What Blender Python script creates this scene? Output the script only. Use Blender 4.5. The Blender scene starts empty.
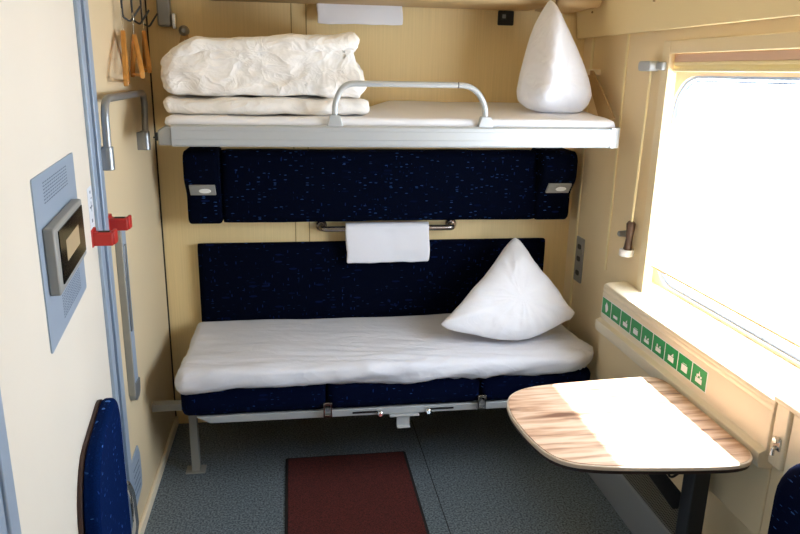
import bpy, math, random
from mathutils import Vector, Matrix, noise
random.seed(4)
S = bpy.context.scene
COL = S.collection

# ------------------------------------------------------------------ camera
cam_d = bpy.data.cameras.new('camera'); cam = bpy.data.objects.new('camera', cam_d); COL.objects.link(cam)
YAW, PIT, ROL, FPX = 0.1532859, -0.2717883, 0.0194340, 701.639
fw = Vector((math.sin(YAW)*math.cos(PIT), math.cos(YAW)*math.cos(PIT), math.sin(PIT)))
rt = Vector((math.cos(YAW), -math.sin(YAW), 0)); up = rt.cross(fw)
R_ = math.cos(ROL)*rt + math.sin(ROL)*up; U_ = -math.sin(ROL)*rt + math.cos(ROL)*up
m = Matrix.Identity(4)
for i in range(3):
    m[i][0] = R_[i]; m[i][1] = U_[i]; m[i][2] = -fw[i]
m.translation = Vector((0.60894, -3.29812, 1.71970))
cam.matrix_world = m
cam_d.sensor_width = 36; cam_d.lens = FPX/800*36; cam_d.clip_start = .02
S.camera = cam

# ------------------------------------------------------------------ world, sun, daylight
w = bpy.data.worlds.new('sky'); S.world = w; w.use_nodes = True
bg = w.node_tree.nodes['Background']
bg.inputs[0].default_value = (0.85, 0.93, 1.0, 1); bg.inputs[1].default_value = 14.5
sd = bpy.data.lights.new('sun', 'SUN'); sun = bpy.data.objects.new('sun', sd); COL.objects.link(sun)
sd.energy = 46; sd.angle = math.radians(1.2); sd.color = (1, .96, .9)
sun.rotation_euler = Vector((-.64, -.27, -1)).to_track_quat('-Z', 'Y').to_euler()
pd = bpy.data.lights.new('daylight_portal', 'AREA'); po = bpy.data.objects.new('daylight_portal', pd); COL.objects.link(po)
pd.shape = 'RECTANGLE'; pd.size = 1.6; pd.size_y = .95; pd.cycles.is_portal = True
po.location = (2.16, -1.45, 1.33); po.rotation_euler = Vector((-1, 0, 0)).to_track_quat('-Z', 'Y').to_euler()
S.view_settings.view_transform = 'Standard'; S.view_settings.look = 'None'
S.view_settings.exposure = 0.08; S.view_settings.gamma = 1
S.view_settings.use_curve_mapping = False
S.cycles.max_bounces = 10; S.cycles.diffuse_bounces = 7; S.cycles.transparent_max_bounces = 12
S.cycles.use_denoising = True

# ------------------------------------------------------------------ materials
def s2l(c):
    return tuple(((v/255)/12.92 if v/255 <= .04045 else ((v/255+.055)/1.055)**2.4) for v in c)
def mat(name, rgb, rough=.5, metal=0, spec=.5, bump=None, vary=None, coat=0):
    M = bpy.data.materials.new(name); M.use_nodes = True
    nt = M.node_tree; b = nt.nodes['Principled BSDF']
    c = s2l(rgb)
    b.inputs['Base Color'].default_value = (*c, 1)
    b.inputs['Roughness'].default_value = rough; b.inputs['Metallic'].default_value = metal
    b.inputs['Specular IOR Level'].default_value = spec
    b.inputs['Coat Weight'].default_value = coat
    tc = nt.nodes.new('ShaderNodeTexCoord'); mp = nt.nodes.new('ShaderNodeMapping')
    nt.links.new(tc.outputs['Object'], mp.inputs[0])
    if vary:                       # (scale xyz, amount)
        mp.inputs['Scale'].default_value = vary[0]
        n = nt.nodes.new('ShaderNodeTexNoise'); n.inputs['Scale'].default_value = 1; n.inputs['Detail'].default_value = 5
        nt.links.new(mp.outputs[0], n.inputs['Vector'])
        r = nt.nodes.new('ShaderNodeMapRange'); r.inputs[1].default_value = .3; r.inputs[2].default_value = .7
        r.inputs[3].default_value = 1-vary[1]; r.inputs[4].default_value = 1+vary[1]
        nt.links.new(n.outputs[0], r.inputs[0])
        mx = nt.nodes.new('ShaderNodeVectorMath'); mx.operation = 'MULTIPLY'
        mx.inputs[0].default_value = c; nt.links.new(r.outputs[0], mx.inputs[1])
        nt.links.new(mx.outputs[0], b.inputs['Base Color'])
    if bump:                       # (scale, strength, distance)
        n = nt.nodes.new('ShaderNodeTexNoise'); n.inputs['Scale'].default_value = bump[0]; n.inputs['Detail'].default_value = 4
        nt.links.new(tc.outputs['Object'], n.inputs['Vector'])
        bp = nt.nodes.new('ShaderNodeBump'); bp.inputs['Strength'].default_value = bump[1]; bp.inputs['Distance'].default_value = bump[2]
        nt.links.new(n.outputs[0], bp.inputs['Height']); nt.links.new(bp.outputs[0], b.inputs['Normal'])
    return M
def math_node(nt, op, a, b=None):
    n = nt.nodes.new('ShaderNodeMath'); n.operation = op
    for i, v in enumerate((a, b)):
        if v is None: continue
        if isinstance(v, (int, float)): n.inputs[i].default_value = v
        else: nt.links.new(v, n.inputs[i])
    return n.outputs[0]
def mixrgb(nt, f, a, b):
    n = nt.nodes.new('ShaderNodeMix'); n.data_type = 'RGBA'
    if isinstance(f, (int, float)): n.inputs[0].default_value = f
    else: nt.links.new(f, n.inputs[0])
    for i, v in ((6, a), (7, b)):
        if isinstance(v, tuple): n.inputs[i].default_value = (*v, 1)
        else: nt.links.new(v, n.inputs[i])
    return n.outputs[2]
def navy_fabric(name, lo=(1, 3, 11), hi=(4, 10, 30), gain=1.0):
    M = mat(name, (10, 15, 42), .95, spec=.04); nt = M.node_tree; b = nt.nodes['Principled BSDF']
    tc = nt.nodes.new('ShaderNodeTexCoord')
    col = s2l((8, 15, 44))
    nz = nt.nodes.new('ShaderNodeTexNoise'); nz.inputs['Scale'].default_value = 260
    nt.links.new(tc.outputs['Object'], nz.inputs['Vector'])
    cur = mixrgb(nt, nz.outputs[0], s2l(lo), s2l(hi))
    for k, (sc, thr, cc) in enumerate((((42, 42, 150), .15, (46, 76, 128)), ((120, 120, 40), .15, (16, 34, 76)), ((16, 16, 60), .15, (10, 22, 58)))):
        mp = nt.nodes.new('ShaderNodeMapping'); mp.inputs['Scale'].default_value = sc; mp.inputs['Location'].default_value = (k*3.3, k*1.7, k)
        nt.links.new(tc.outputs['Object'], mp.inputs[0])
        v = nt.nodes.new('ShaderNodeTexVoronoi'); v.inputs['Scale'].default_value = 1
        nt.links.new(mp.outputs[0], v.inputs['Vector'])
        sp = nt.nodes.new('ShaderNodeSeparateColor'); nt.links.new(v.outputs['Color'], sp.inputs[0])
        near = math_node(nt, 'LESS_THAN', v.outputs['Distance'], .32)
        pick = math_node(nt, 'LESS_THAN', sp.outputs[0], thr)
        f = math_node(nt, 'MULTIPLY', math_node(nt, 'MULTIPLY', near, pick), math_node(nt, 'POWER', sp.outputs[1], 1.6))
        cur = mixrgb(nt, f, cur, tuple(q*gain for q in s2l(cc)))
    nt.links.new(cur, b.inputs['Base Color'])
    bp = nt.nodes.new('ShaderNodeBump'); bp.inputs['Strength'].default_value = .25; bp.inputs['Distance'].default_value = .001
    nt.links.new(nz.outputs[0], bp.inputs['Height']); nt.links.new(bp.outputs[0], b.inputs['Normal'])
    return M
def speckle(name, base, dark, light, scale, rough):
    M = mat(name, base, rough); nt = M.node_tree; b = nt.nodes['Principled BSDF']
    tc = nt.nodes.new('ShaderNodeTexCoord')
    v = nt.nodes.new('ShaderNodeTexNoise'); v.inputs['Scale'].default_value = scale; v.inputs['Detail'].default_value = 3
    nt.links.new(tc.outputs['Object'], v.inputs['Vector'])
    r = nt.nodes.new('ShaderNodeValToRGB'); e = r.color_ramp.elements
    e[0].position = .36; e[0].color = (*s2l(dark), 1); e[1].position = .66; e[1].color = (*s2l(light), 1)
    k = r.color_ramp.elements.new(.48); k.color = (*s2l(base), 1)
    nt.links.new(v.outputs[0], r.inputs[0]); nt.links.new(r.outputs[0], b.inputs['Base Color'])
    return M
def wood_top(name):
    M = mat(name, (200, 165, 135), .32, spec=.4); nt = M.node_tree; b = nt.nodes['Principled BSDF']
    tc = nt.nodes.new('ShaderNodeTexCoord'); mp = nt.nodes.new('ShaderNodeMapping')
    mp.inputs['Scale'].default_value = (3.0, 26, 6); nt.links.new(tc.outputs['Object'], mp.inputs[0])
    n = nt.nodes.new('ShaderNodeTexNoise'); n.inputs['Scale'].default_value = 1.4; n.inputs['Detail'].default_value = 8
    n.inputs['Distortion'].default_value = .5
    nt.links.new(mp.outputs[0], n.inputs['Vector'])
    r = nt.nodes.new('ShaderNodeValToRGB'); e = r.color_ramp.elements
    e[0].position = .34; e[0].color = (*s2l((118, 84, 66)), 1); e[1].position = .62; e[1].color = (*s2l((216, 186, 160)), 1)
    k = r.color_ramp.elements.new(.46); k.color = (*s2l((182, 144, 116)), 1)
    nt.links.new(n.outputs[0], r.inputs[0]); nt.links.new(r.outputs[0], b.inputs['Base Color'])
    return M
def mesh_grille(name):
    M = mat(name, (70, 74, 76), .5, .3); nt = M.node_tree; b = nt.nodes['Principled BSDF']
    tc = nt.nodes.new('ShaderNodeTexCoord'); mp = nt.nodes.new('ShaderNodeMapping')
    mp.inputs['Scale'].default_value = (110, 110, 110); nt.links.new(tc.outputs['Object'], mp.inputs[0])
    f = nt.nodes.new('ShaderNodeVectorMath'); f.operation = 'FRACTION'; nt.links.new(mp.outputs[0], f.inputs[0])
    d = nt.nodes.new('ShaderNodeSeparateXYZ'); nt.links.new(f.outputs[0], d.inputs[0])
    a = math_node(nt, 'GREATER_THAN', d.outputs[0], .42); c = math_node(nt, 'GREATER_THAN', d.outputs[1], .42)
    q = math_node(nt, 'MULTIPLY', a, c)
    nt.links.new(mixrgb(nt, q, s2l((112, 115, 114)), s2l((8, 8, 8))), b.inputs['Base Color'])
    return M
W_LEFT = mat('cream_laminate', (218, 199, 164), .5, spec=.3, vary=((3, 3, 1), .015))
W_NEAR = mat('window_lit_laminate', (229, 221, 208), .5, spec=.3, vary=((3, 3, 1), .012))  # left walls share the back laminate; window light painted in as paler cream
W_BACK = mat('yellow_beige_laminate', (230, 206, 154), .5, spec=.3, vary=((170, 170, 2.2), .05))
W_RIGHT = mat('beige_window_panel', (236, 216, 176), .5, spec=.3, vary=((3, 3, 2), .02))
BAND = mat('ochre_cream_panel', (240, 222, 176), .5, spec=.3)
RIDGE = mat('pale_yellow_trim', (240, 226, 180), .4)
CREAMP = mat('cream_plastic', (236, 224, 198), .38, spec=.4)
SEAM = mat('dark_seam', (52, 42, 26), .8)
SEAM2 = mat('brown_seam', (160, 135, 90), .8)
NAVY = navy_fabric('navy_flecked_fabric')
NAVYB = navy_fabric('lit_navy_fabric', (2, 14, 48), (6, 34, 86), 2.6)  # same navy fabric, brightened in the colour to stand for window light
NAVYC = navy_fabric('part_lit_navy_fabric', (3, 8, 26), (7, 16, 46), 1.6)  # same navy again, painted part-lit for the lower cushions and right seat
SHEET = mat('white_cotton', (238, 238, 242), .85, spec=.15, bump=(7, .35, .02))
def cloth(name, rgb, sc, st, dist):
    M = mat(name, rgb, .85, spec=.12); nt = M.node_tree; b = nt.nodes['Principled BSDF']
    tc = nt.nodes.new('ShaderNodeTexCoord'); mp = nt.nodes.new('ShaderNodeMapping'); mp.inputs['Rotation'].default_value = (.3, .5, .6)
    mp.inputs['Scale'].default_value = (1, 2.2, 1.3); nt.links.new(tc.outputs['Object'], mp.inputs[0])
    h = None
    for s_, w_ in ((sc, 1.0), (sc*2.6, .45)):
        n = nt.nodes.new('ShaderNodeTexNoise'); n.inputs['Scale'].default_value = s_; n.inputs['Detail'].default_value = 3; n.inputs['Distortion'].default_value = 1.1
        nt.links.new(mp.outputs[0], n.inputs['Vector'])
        a = math_node(nt, 'MULTIPLY', math_node(nt, 'POWER', math_node(nt, 'SUBTRACT', 1.0, math_node(nt, 'ABSOLUTE', math_node(nt, 'MULTIPLY', math_node(nt, 'SUBTRACT', n.outputs[0], .5), 3.2))), 2.5), w_)
        h = a if h is None else math_node(nt, 'ADD', h, a)
    bp = nt.nodes.new('ShaderNodeBump'); bp.inputs['Strength'].default_value = st; bp.inputs['Distance'].default_value = dist
    nt.links.new(h, bp.inputs['Height']); nt.links.new(bp.outputs[0], b.inputs['Normal']); return M
SHEETW = cloth('warm_white_crumpled_cotton', (240, 236, 231), 4.5, .38, .016)
SHEETP = cloth('white_pillow_cotton', (228, 228, 233), 3.2, .25, .008)
SHEETB = cloth('white_bed_cotton', (216, 217, 225), 3, .26, .009)
TOWEL = mat('white_terry', (228, 228, 234), .95, spec=.1, bump=(420, .5, .002))
ALU = mat('painted_aluminium', (184, 188, 190), .38, .25)
ALUD = mat('grey_aluminium', (150, 153, 156), .35, .6)
GREYP = mat('grey_painted_metal', (150, 150, 146), .5, .1)
BLUEG = mat('blue_grey_metal', (158, 174, 194), .45, .25)
BLUEGD = mat('blue_grey_groove', (96, 110, 132), .5, .25)
CHROME = mat('chrome', (205, 205, 205), .18, 1)
STEEL = mat('brushed_steel', (150, 140, 132), .25, .9)
BLACK = mat('black_plastic', (18, 18, 20), .35)
SCREEN = mat('dark_glass_screen', (8, 8, 12), .15, spec=.15)
DGREY = mat('charcoal_metal', (52, 54, 58), .5, .3)
RADG = mat('slate_grey_metal', (150, 155, 160), .5, .2)
GRILLE = mesh_grille('perforated_grille')
RED = mat('red_plastic', (182, 32, 22), .42)
FLOOR = speckle('speckled_linoleum', (96, 108, 118), (52, 62, 72), (132, 144, 152), 130, .45)
MATR = speckle('dark_red_pile', (74, 24, 22), (44, 13, 12), (96, 36, 32), 180, .95)
MATE = mat('black_rubber', (20, 18, 20), .8)
WOODT = wood_top('pale_walnut_laminate')
WOODH = mat('varnished_wood', (200, 140, 66), .4, vary=((30, 30, 8), .15))
GREEN = mat('green_sticker', (24, 150, 76), .45)
WHITEP = mat('white_plastic', (240, 240, 238), .4)
STICK = mat('white_sticker', (222, 228, 238), .5)
BROWN = mat('brown_grip', (84, 62, 48), .4)
STRAP = mat('brown_webbing', (188, 156, 106), .85, bump=(300, .4, .001))
SHELFM = mat('tan_vinyl', (176, 150, 108), .55)
BLINDROLL = mat('rose_beige_fabric', (228, 200, 184), .9)
BEIGEF = mat('tan_window_surround', (206, 180, 144), .6)
GASK = mat('blue_grey_rubber', (122, 142, 178), .35)

def glass(name):
    M = bpy.data.materials.new(name); M.use_nodes = True; nt = M.node_tree; nt.nodes.clear()
    o = nt.nodes.new('ShaderNodeOutputMaterial'); t = nt.nodes.new('ShaderNodeBsdfTransparent'); g = nt.nodes.new('ShaderNodeBsdfGlossy')
    g.inputs['Roughness'].default_value = .02; t.inputs[0].default_value = (.95, .97, 1, 1)
    x = nt.nodes.new('ShaderNodeMixShader'); x.inputs[0].default_value = .06
    nt.links.new(t.outputs[0], x.inputs[1]); nt.links.new(g.outputs[0], x.inputs[2]); nt.links.new(x.outputs[0], o.inputs[0]); return M
GLASS = glass('window_glass')
def screen_fabric(name):
    M = bpy.data.materials.new(name); M.use_nodes = True; nt = M.node_tree; nt.nodes.clear()
    o = nt.nodes.new('ShaderNodeOutputMaterial'); t = nt.nodes.new('ShaderNodeBsdfTransparent')
    tl = nt.nodes.new('ShaderNodeBsdfTranslucent'); df = nt.nodes.new('ShaderNodeBsdfDiffuse')
    for q in (tl, df): q.inputs[0].default_value = (.92, .92, .95, 1)
    a = nt.nodes.new('ShaderNodeMixShader'); a.inputs[0].default_value = .3
    nt.links.new(tl.outputs[0], a.inputs[1]); nt.links.new(df.outputs[0], a.inputs[2])
    x = nt.nodes.new('ShaderNodeMixShader'); x.inputs[0].default_value = .035
    nt.links.new(t.outputs[0], x.inputs[1]); nt.links.new(a.outputs[0], x.inputs[2]); nt.links.new(x.outputs[0], o.inputs[0]); return M
BLINDF = screen_fabric('sheer_blind_fabric')
def emis(name, c, s):
    M = bpy.data.materials.new(name); M.use_nodes = True; b = M.node_tree.nodes['Principled BSDF']
    b.inputs['Emission Color'].default_value = (*c, 1); b.inputs['Emission Strength'].default_value = s
    return M

# ------------------------------------------------------------------ mesh helpers
class MB:
    def __init__(s): s.v = []; s.f = []
    def add(s, vs, fs):
        n = len(s.v); s.v += [Vector(q) for q in vs]; s.f += [tuple(i+n for i in f) for f in fs]; return s
    def box(s, x0, x1, y0, y1, z0, z1):
        vs = [(x, y, z) for x in (x0, x1) for y in (y0, y1) for z in (z0, z1)]
        return s.add(vs, [(0, 1, 3, 2), (4, 6, 7, 5), (0, 4, 5, 1), (2, 3, 7, 6), (0, 2, 6, 4), (1, 5, 7, 3)])
    def prism(s, pts, fn, a, b):
        """pts: outline in 2D; fn(p, q, d) -> world; from depth a to depth b"""
        n = len(pts)
        vs = [fn(p[0], p[1], a) for p in pts] + [fn(p[0], p[1], b) for p in pts]
        fs = [tuple(range(n))[::-1], tuple(range(n, 2*n))] + [(i, (i+1) % n, n+(i+1) % n, n+i) for i in range(n)]
        return s.add(vs, fs)
    def tube(s, path, r, seg=12, cap=True, flat=None):
        P = [Vector(p) for p in path]; n = len(P); base = len(s.v)
        prev = None
        for i, p in enumerate(P):
            t = (P[min(i+1, n-1)] - P[max(i-1, 0)]).normalized()
            if prev is None:
                a = Vector((0, 0, 1)) if abs(t.z) < .9 else Vector((1, 0, 0))
                u = t.cross(a).normalized()
            else: u = (prev - t*prev.dot(t)).normalized()
            prev = u; v = t.cross(u)
            rr = r[i] if isinstance(r, (list, tuple)) else r
            for k in range(seg):
                g = 2*math.pi*k/seg
                s.v.append(p + u*math.cos(g)*rr + v*math.sin(g)*rr*(flat or 1))
        for i in range(n-1):
            for k in range(seg):
                a = base+i*seg+k; b = base+i*seg+(k+1) % seg
                s.f.append((a, b, b+seg, a+seg))
        if cap:
            s.f.append(tuple(base+k for k in range(seg))[::-1]); s.f.append(tuple(base+(n-1)*seg+k for k in range(seg)))
        return s
    def build(s, name, m, parent=None, bevel=0, smooth=True, angle=40, seg=2, subsurf=0):
        me = bpy.data.meshes.new(name)
        off = Vector((0, 0, 0))
        if parent is not None: off = world_loc(parent)
        me.from_pydata([v-off for v in s.v], [], s.f); me.validate(); me.update()
        import bmesh
        bm = bmesh.new(); bm.from_mesh(me); bmesh.ops.recalc_face_normals(bm, faces=bm.faces); bm.to_mesh(me); bm.free()
        me.materials.append(m)
        o = bpy.data.objects.new(name, me); COL.objects.link(o)
        if parent is not None: o.parent = parent
        if bevel:
            b = o.modifiers.new('bevel', 'BEVEL'); b.width = bevel; b.segments = seg; b.limit_method = 'ANGLE'; b.angle_limit = math.radians(35)
        if subsurf:
            q = o.modifiers.new('sub', 'SUBSURF'); q.levels = q.render_levels = subsurf
        if smooth:
            for p in me.polygons: p.use_smooth = True
            if not subsurf:
                try: me.set_sharp_from_angle(angle=math.radians(angle))
                except Exception: pass
        return o
def world_loc(o):
    l = Vector(o.location)
    while o.parent is not None: o = o.parent; l += Vector(o.location)
    return l
def thing(name, label, cat, loc, group=None):
    o = bpy.data.objects.new(name, None); COL.objects.link(o); o.location = loc; o.empty_display_size = .05
    return tag(o, label, cat, group)
def tag(o, label, cat, group=None):
    o['label'] = label; o['category'] = cat
    if group: o['group'] = group
    return o
def struct(o): o['kind'] = 'structure'; return o
def XY(p, q, d): return (p, q, d)       # outline in xy, depth z
def XZ(p, q, d): return (p, d, q)       # outline in xz, depth y
def YZ(p, q, d): return (d, p, q)       # outline in yz, depth x
CA, SA = math.cos(math.radians(7)), math.sin(math.radians(7))
def TZ(t, z, n): return (t*SA + n*CA, -1.06 - t*CA + n*SA, z)   # on the slanted near wall: t along it, n out of it
def rrect(x0, x1, y0, y1, r, n=6):
    rs = r if isinstance(r, (list, tuple)) else [r]*4        # corners: (x1,y1),(x0,y1),(x0,y0),(x1,y0)
    out = []
    for (cx, cy, a0), q in zip(((x1-rs[0], y1-rs[0], 0), (x0+rs[1], y1-rs[1], 90), (x0+rs[2], y0+rs[2], 180), (x1-rs[3], y0+rs[3], 270)), rs):
        for k in range(n+1):
            a = math.radians(a0 + 90*k/n); out.append((cx+q*math.cos(a), cy+q*math.sin(a)))
    return out
def bez(pts, n=6):
    """rounded path through corner points: list of (point, radius)"""
    out = []
    for i, (p, r) in enumerate(pts):
        p = Vector(p)
        if r == 0 or i in (0, len(pts)-1): out.append(p); continue
        a = Vector(pts[i-1][0]) - p; b = Vector(pts[i+1][0]) - p
        A = p + a.normalized()*r; B = p + b.normalized()*r
        for k in range(n+1):
            t = k/n; out.append(A*(1-t)**2 + p*2*t*(1-t) + B*t*t)
    return out
def fbm(p, o=4):
    return noise.fractal(Vector(p), 1.0, 2.0, o, noise_basis='PERLIN_ORIGINAL')
def soft_box(name, m, x0, x1, y0, y1, z0, z1, r, res, disp, parent=None, shape=None, grow=None):
    """closed rounded box surface with displacement disp(p, n) -> Vector"""
    nx, ny, nz = [max(2, int((b-a)/res)) for a, b in ((x0, x1), (y0, y1), (z0, z1))]
    idx = {}; vs = []; fs = []
    def vid(i, j, k):
        if (i, j, k) in idx: return idx[(i, j, k)]
        p = Vector((x0+(x1-x0)*i/nx, y0+(y1-y0)*j/ny, z0+(z1-z0)*k/nz))
        q = Vector((min(max(p.x, x0+r), x1-r), min(max(p.y, y0+r), y1-r), min(max(p.z, z0+min(r, (z1-z0)/2.01)), z1-min(r, (z1-z0)/2.01))))
        d = p-q
        if d.length > 1e-9:
            n = d.normalized(); rz = min(r, (z1-z0)/2.01)
            p = q + Vector((n.x*r, n.y*r, n.z*rz))
        else: n = Vector((0, 0, 1))
        if shape: p = shape(p)
        p = p + disp(p, n)
        idx[(i, j, k)] = len(vs); vs.append(p); return idx[(i, j, k)]
    for i in range(nx):
        for j in range(ny):
            for k in (0, nz): fs.append((vid(i, j, k), vid(i+1, j, k), vid(i+1, j+1, k), vid(i, j+1, k)))
    for i in range(nx):
        for k in range(nz):
            for j in (0, ny): fs.append((vid(i, j, k), vid(i+1, j, k), vid(i+1, j, k+1), vid(i, j, k+1)))
    for j in range(ny):
        for k in range(nz):
            for i in (0, nx): fs.append((vid(i, j, k), vid(i, j+1, k), vid(i, j+1, k+1), vid(i, j, k+1)))
    b = MB(); b.add(vs, fs)
    return b.build(name, m, parent, angle=180)

def board(name, lst, m, kind=True, **k):
    b = MB()
    for q in lst: b.box(*q)
    o = b.build(name, m, **k)
    return struct(o) if kind else o

# ================================================================== ROOM SHELL
XR = 1.976; ZC = 2.34; YN = -4.3
board('floor', [(-.1, XR+.15, YN-.1, .1, -.06, 0)], FLOOR, smooth=False)
board('ceiling', [(-.1, XR+.15, YN-.1, .1, ZC, ZC+.06)], W_LEFT, smooth=False)
wb = board('wall_back', [(-.1, XR+.15, 0, .08, 0, ZC)], W_BACK, smooth=False)
board('wall_front', [(-.1, XR+.15, YN-.08, YN, 0, ZC)], W_LEFT, smooth=False)
board('wall_left', [(-.08, 0, -1.02, 0, 0, ZC)], W_LEFT, smooth=False)
b = MB(); L = 3.3
b.prism([(0, 0), (1.15, 0), (1.15, ZC), (0, ZC)], TZ, -.08, 0)
b.prism([(2.15, 0), (L, 0), (L, ZC), (2.15, ZC)], TZ, -.08, 0)
b.prism([(1.15, 2.05), (2.15, 2.05), (2.15, ZC), (1.15, ZC)], TZ, -.08, 0)
struct(b.build('wall_left_slanted', W_NEAR, smooth=False))
# sliding door beside the camera
b = MB(); b.prism([(1.20, 0.005), (2.10, 0.005), (2.10, 2.0), (1.20, 2.0)], TZ, -.04, -.002)
dr = struct(b.build('door_1', BLUEG, smooth=False))
b = MB()
b.prism([(1.15, 0), (1.20, 0), (1.20, 2.05), (1.15, 2.05)], TZ, -.06, .004)
b.prism([(2.10, 0), (2.15, 0), (2.15, 2.05), (2.10, 2.05)], TZ, -.06, .004)
b.prism([(1.15, 2.0), (2.15, 2.0), (2.15, 2.05), (1.15, 2.05)], TZ, -.06, .004)
b.build('door_frame', BLUEG, dr, bevel=.003)
b = MB(); b.tube([TZ(1.34, 1.0, -.02), TZ(1.34, 1.0, .02)], .012); b.tube([TZ(1.34, 1.0, .02), TZ(1.46, 1.0, .02)], .011)
b.build('door_handle', CHROME, dr)
# vertical metal corner profile where the left wall bends
b = MB(); b.box(0, .012, -1.066, -1.028, 0, ZC); b.box(0, .014, -1.0, -.955, 0, ZC); b.box(-.03, .004, -1.03, -.99, 0, ZC)
t = struct(b.build('trim_1', BLUEG, bevel=.003))
b = MB(); b.box(.004, .0065, -1.028, -1.0, 0.001, ZC-.001); b.build('groove', BLUEGD, t)
# dark joint in the back left corner
struct(MB().box(0, .006, -.006, 0, .02, ZC).build('trim_2', SEAM, smooth=False))
# vertical panel joints of the back wall
b = MB()
for x in (.613, .678): b.box(x-.0022, x+.0022, -.002, 0, .02, ZC)
struct(b.build('trim_3', SEAM2, smooth=False))
struct(MB().box(.0, .014, -.955, 0, 0, .045).build('baseboard_left', CREAMP, bevel=.003))
# window wall: thin lining, deep reveal and a rounded opening behind it
WY0, WY1, WZ0, WZ1 = -2.19, -.700, .918, 1.725
LY0, LY1, LZ0, LZ1 = -2.08, -.815, .886, 1.80      # hole in the lining
b = MB()
b.box(XR, XR+.012, LY1, .0, 0, ZC); b.box(XR, XR+.012, YN, LY0, 0, ZC)
b.box(XR, XR+.012, LY0, LY1, 0, LZ0); b.box(XR, XR+.012, LY0, LY1, LZ1, ZC)
b.box(XR+.012, XR+.12, -.655, 0, 0, ZC); b.box(XR+.012, XR+.12, YN, -2.24, 0, ZC)
b.box(XR+.012, XR+.12, -2.24, -.655, 0, .84); b.box(XR+.012, XR+.12, -2.24, -.655, 1.86, ZC)
struct(b.build('wall_right', W_RIGHT, smooth=False))
win = struct(bpy.data.objects.new('window_1', None)); COL.objects.link(win); win.location = (2.03, -1.44, 1.36); win.empty_display_size = .05
def ring(b, inl, x0, x1, outl=None, rect=None):
    n = len(inl)
    if rect:
        cy, cz, hy, hz = (rect[0]+rect[1])/2, (rect[2]+rect[3])/2, (rect[1]-rect[0])/2, (rect[3]-rect[2])/2; outl = []
        for p in inl:
            d = (p[0]-cy, p[1]-cz); k = min(hy/abs(d[0]) if d[0] else 9e9, hz/abs(d[1]) if d[1] else 9e9)
            outl.append((cy+d[0]*k, cz+d[1]*k))
        for k, c in enumerate(((rect[1], rect[3]), (rect[0], rect[3]), (rect[0], rect[2]), (rect[1], rect[2]))):
            j = min(range(n), key=lambda i: (outl[i][0]-c[0])**2+(outl[i][1]-c[1])**2); outl[j] = c
    vs = [(x0, *p) for p in inl]+[(x0, *p) for p in outl]+[(x1, *p) for p in inl]+[(x1, *p) for p in outl]
    fs = []
    for i in range(n):
        j = (i+1) % n
        fs += [(i, j, n+j, n+i), (2*n+i, 3*n+i, 3*n+j, 2*n+j), (i, 2*n+i, 2*n+j, j), (n+i, n+j, 3*n+j, 3*n+i)]
    b.add(vs, fs)
b = MB(); ring(b, rrect(WY0, WY1, WZ0, WZ1, .15, 10), 2.06, 2.10, rect=(-2.24, -.655, .84, 1.86)); b.build('surround', BEIGEF, win)
b = MB(); ring(b, rrect(WY0+.010, WY1-.010, WZ0+.010, WZ1-.010, .14, 10), 2.07, 2.095, outl=rrect(WY0, WY1, WZ0, WZ1, .15, 10)); b.build('gasket', GASK, win)
b = MB(); ring(b, rrect(WY0+.022, WY1-.022, WZ0+.022, WZ1-.022, .13, 10), 2.078, 2.084, outl=rrect(WY0+.016, WY1-.016, WZ0+.016, WZ1-.016, .135, 10)); b.build('gasket_lip', GASK, win)
b = MB(); b.box(2.085, 2.089, WY0, WY1, WZ0, WZ1); b.build('pane', GLASS, win, smooth=False)
b = MB(); b.box(XR-.010, XR, LY1, LY1+.052, LZ0+.004, 1.845); b.box(XR-.010, XR, LY0-.045, LY0, LZ0+.004, 1.845); b.box(XR-.010, XR, LY0, LY1, LZ1, 1.845)
b.build('window_frame', mat('light_beige_frame', (234, 217, 180), .45), win, bevel=.003)
# vertical cover strips of the window wall
b = MB(); b.box(XR-.007, XR, -.118, -.100, .02, 1.885); struct(b.build('trim_4', RIDGE, bevel=.002))
b = MB(); b.box(XR-.007, XR, -.466, -.452, .885, 1.885); struct(b.build('trim_5', RIDGE, bevel=.002))
# deep cream band above the window
b = MB(); b.prism([(XR, 1.885), (1.935, 1.882), (1.90, 2.2), (1.90, ZC), (XR, ZC)], lambda p, q, d: (p, d, q), YN, -.004)
bd = struct(b.build('trim_6', BAND, bevel=.002))
b = MB()
for y in (-.20, -.75, -1.3): b.tube([(1.9195, y, 1.985), (1.914, y, 1.985)], .0045, 8)
b.build('screw', SEAM2, bd)
struct(MB().box(1.94, 1.976, -.0045, -.0005, 1.9, 1.985).build('trim_7', SEAM, smooth=False))
struct(MB().box(1.1775, 1.1805, -4.2, -.1, 0, .0015).build('trim_8', MATE, smooth=False))

# unseen fill lamp, added on the ceiling to brighten the compartment
cl = thing('added_fill_lamp', 'added unseen fill lamp, long flat white panel above the middle of the compartment', 'fill lamp', (1.0, -2.4, ZC))
MB().box(.85, 1.15, -3.0, -1.8, ZC-.035, ZC).build('lamp_housing', WHITEP, cl, bevel=.006)
MB().box(.875, 1.125, -2.96, -1.84, ZC-.045, ZC-.036).build('diffuser', emis('fill_lamp_glow', (1, .92, .8), 1.2), cl, bevel=.003)

# ================================================================== LEFT WALL
gh = thing('grab_handle', 'thick grey U-shaped tubular grab handle on the cream left wall above the red clips', 'grab handle', (0, -.5, 1.40))
b = MB(); b.tube(bez([((.03, -.955, 1.44), 0), ((.03, -.945, 1.620), .06), ((.03, -.315, 1.620), .06), ((.03, -.36, 1.44), 0)]), .0125, 14)
b.build('tube', ALUD, gh)
for y in (-.985+.03, -.36):
    b = MB(); b.tube([(.03, y, 1.475), (.03, y, 1.40)], .018, 16); b.box(0, .03, y-.016, y+.016, 1.40, 1.47); b.build('mount', ALUD, gh, bevel=.003)

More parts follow.
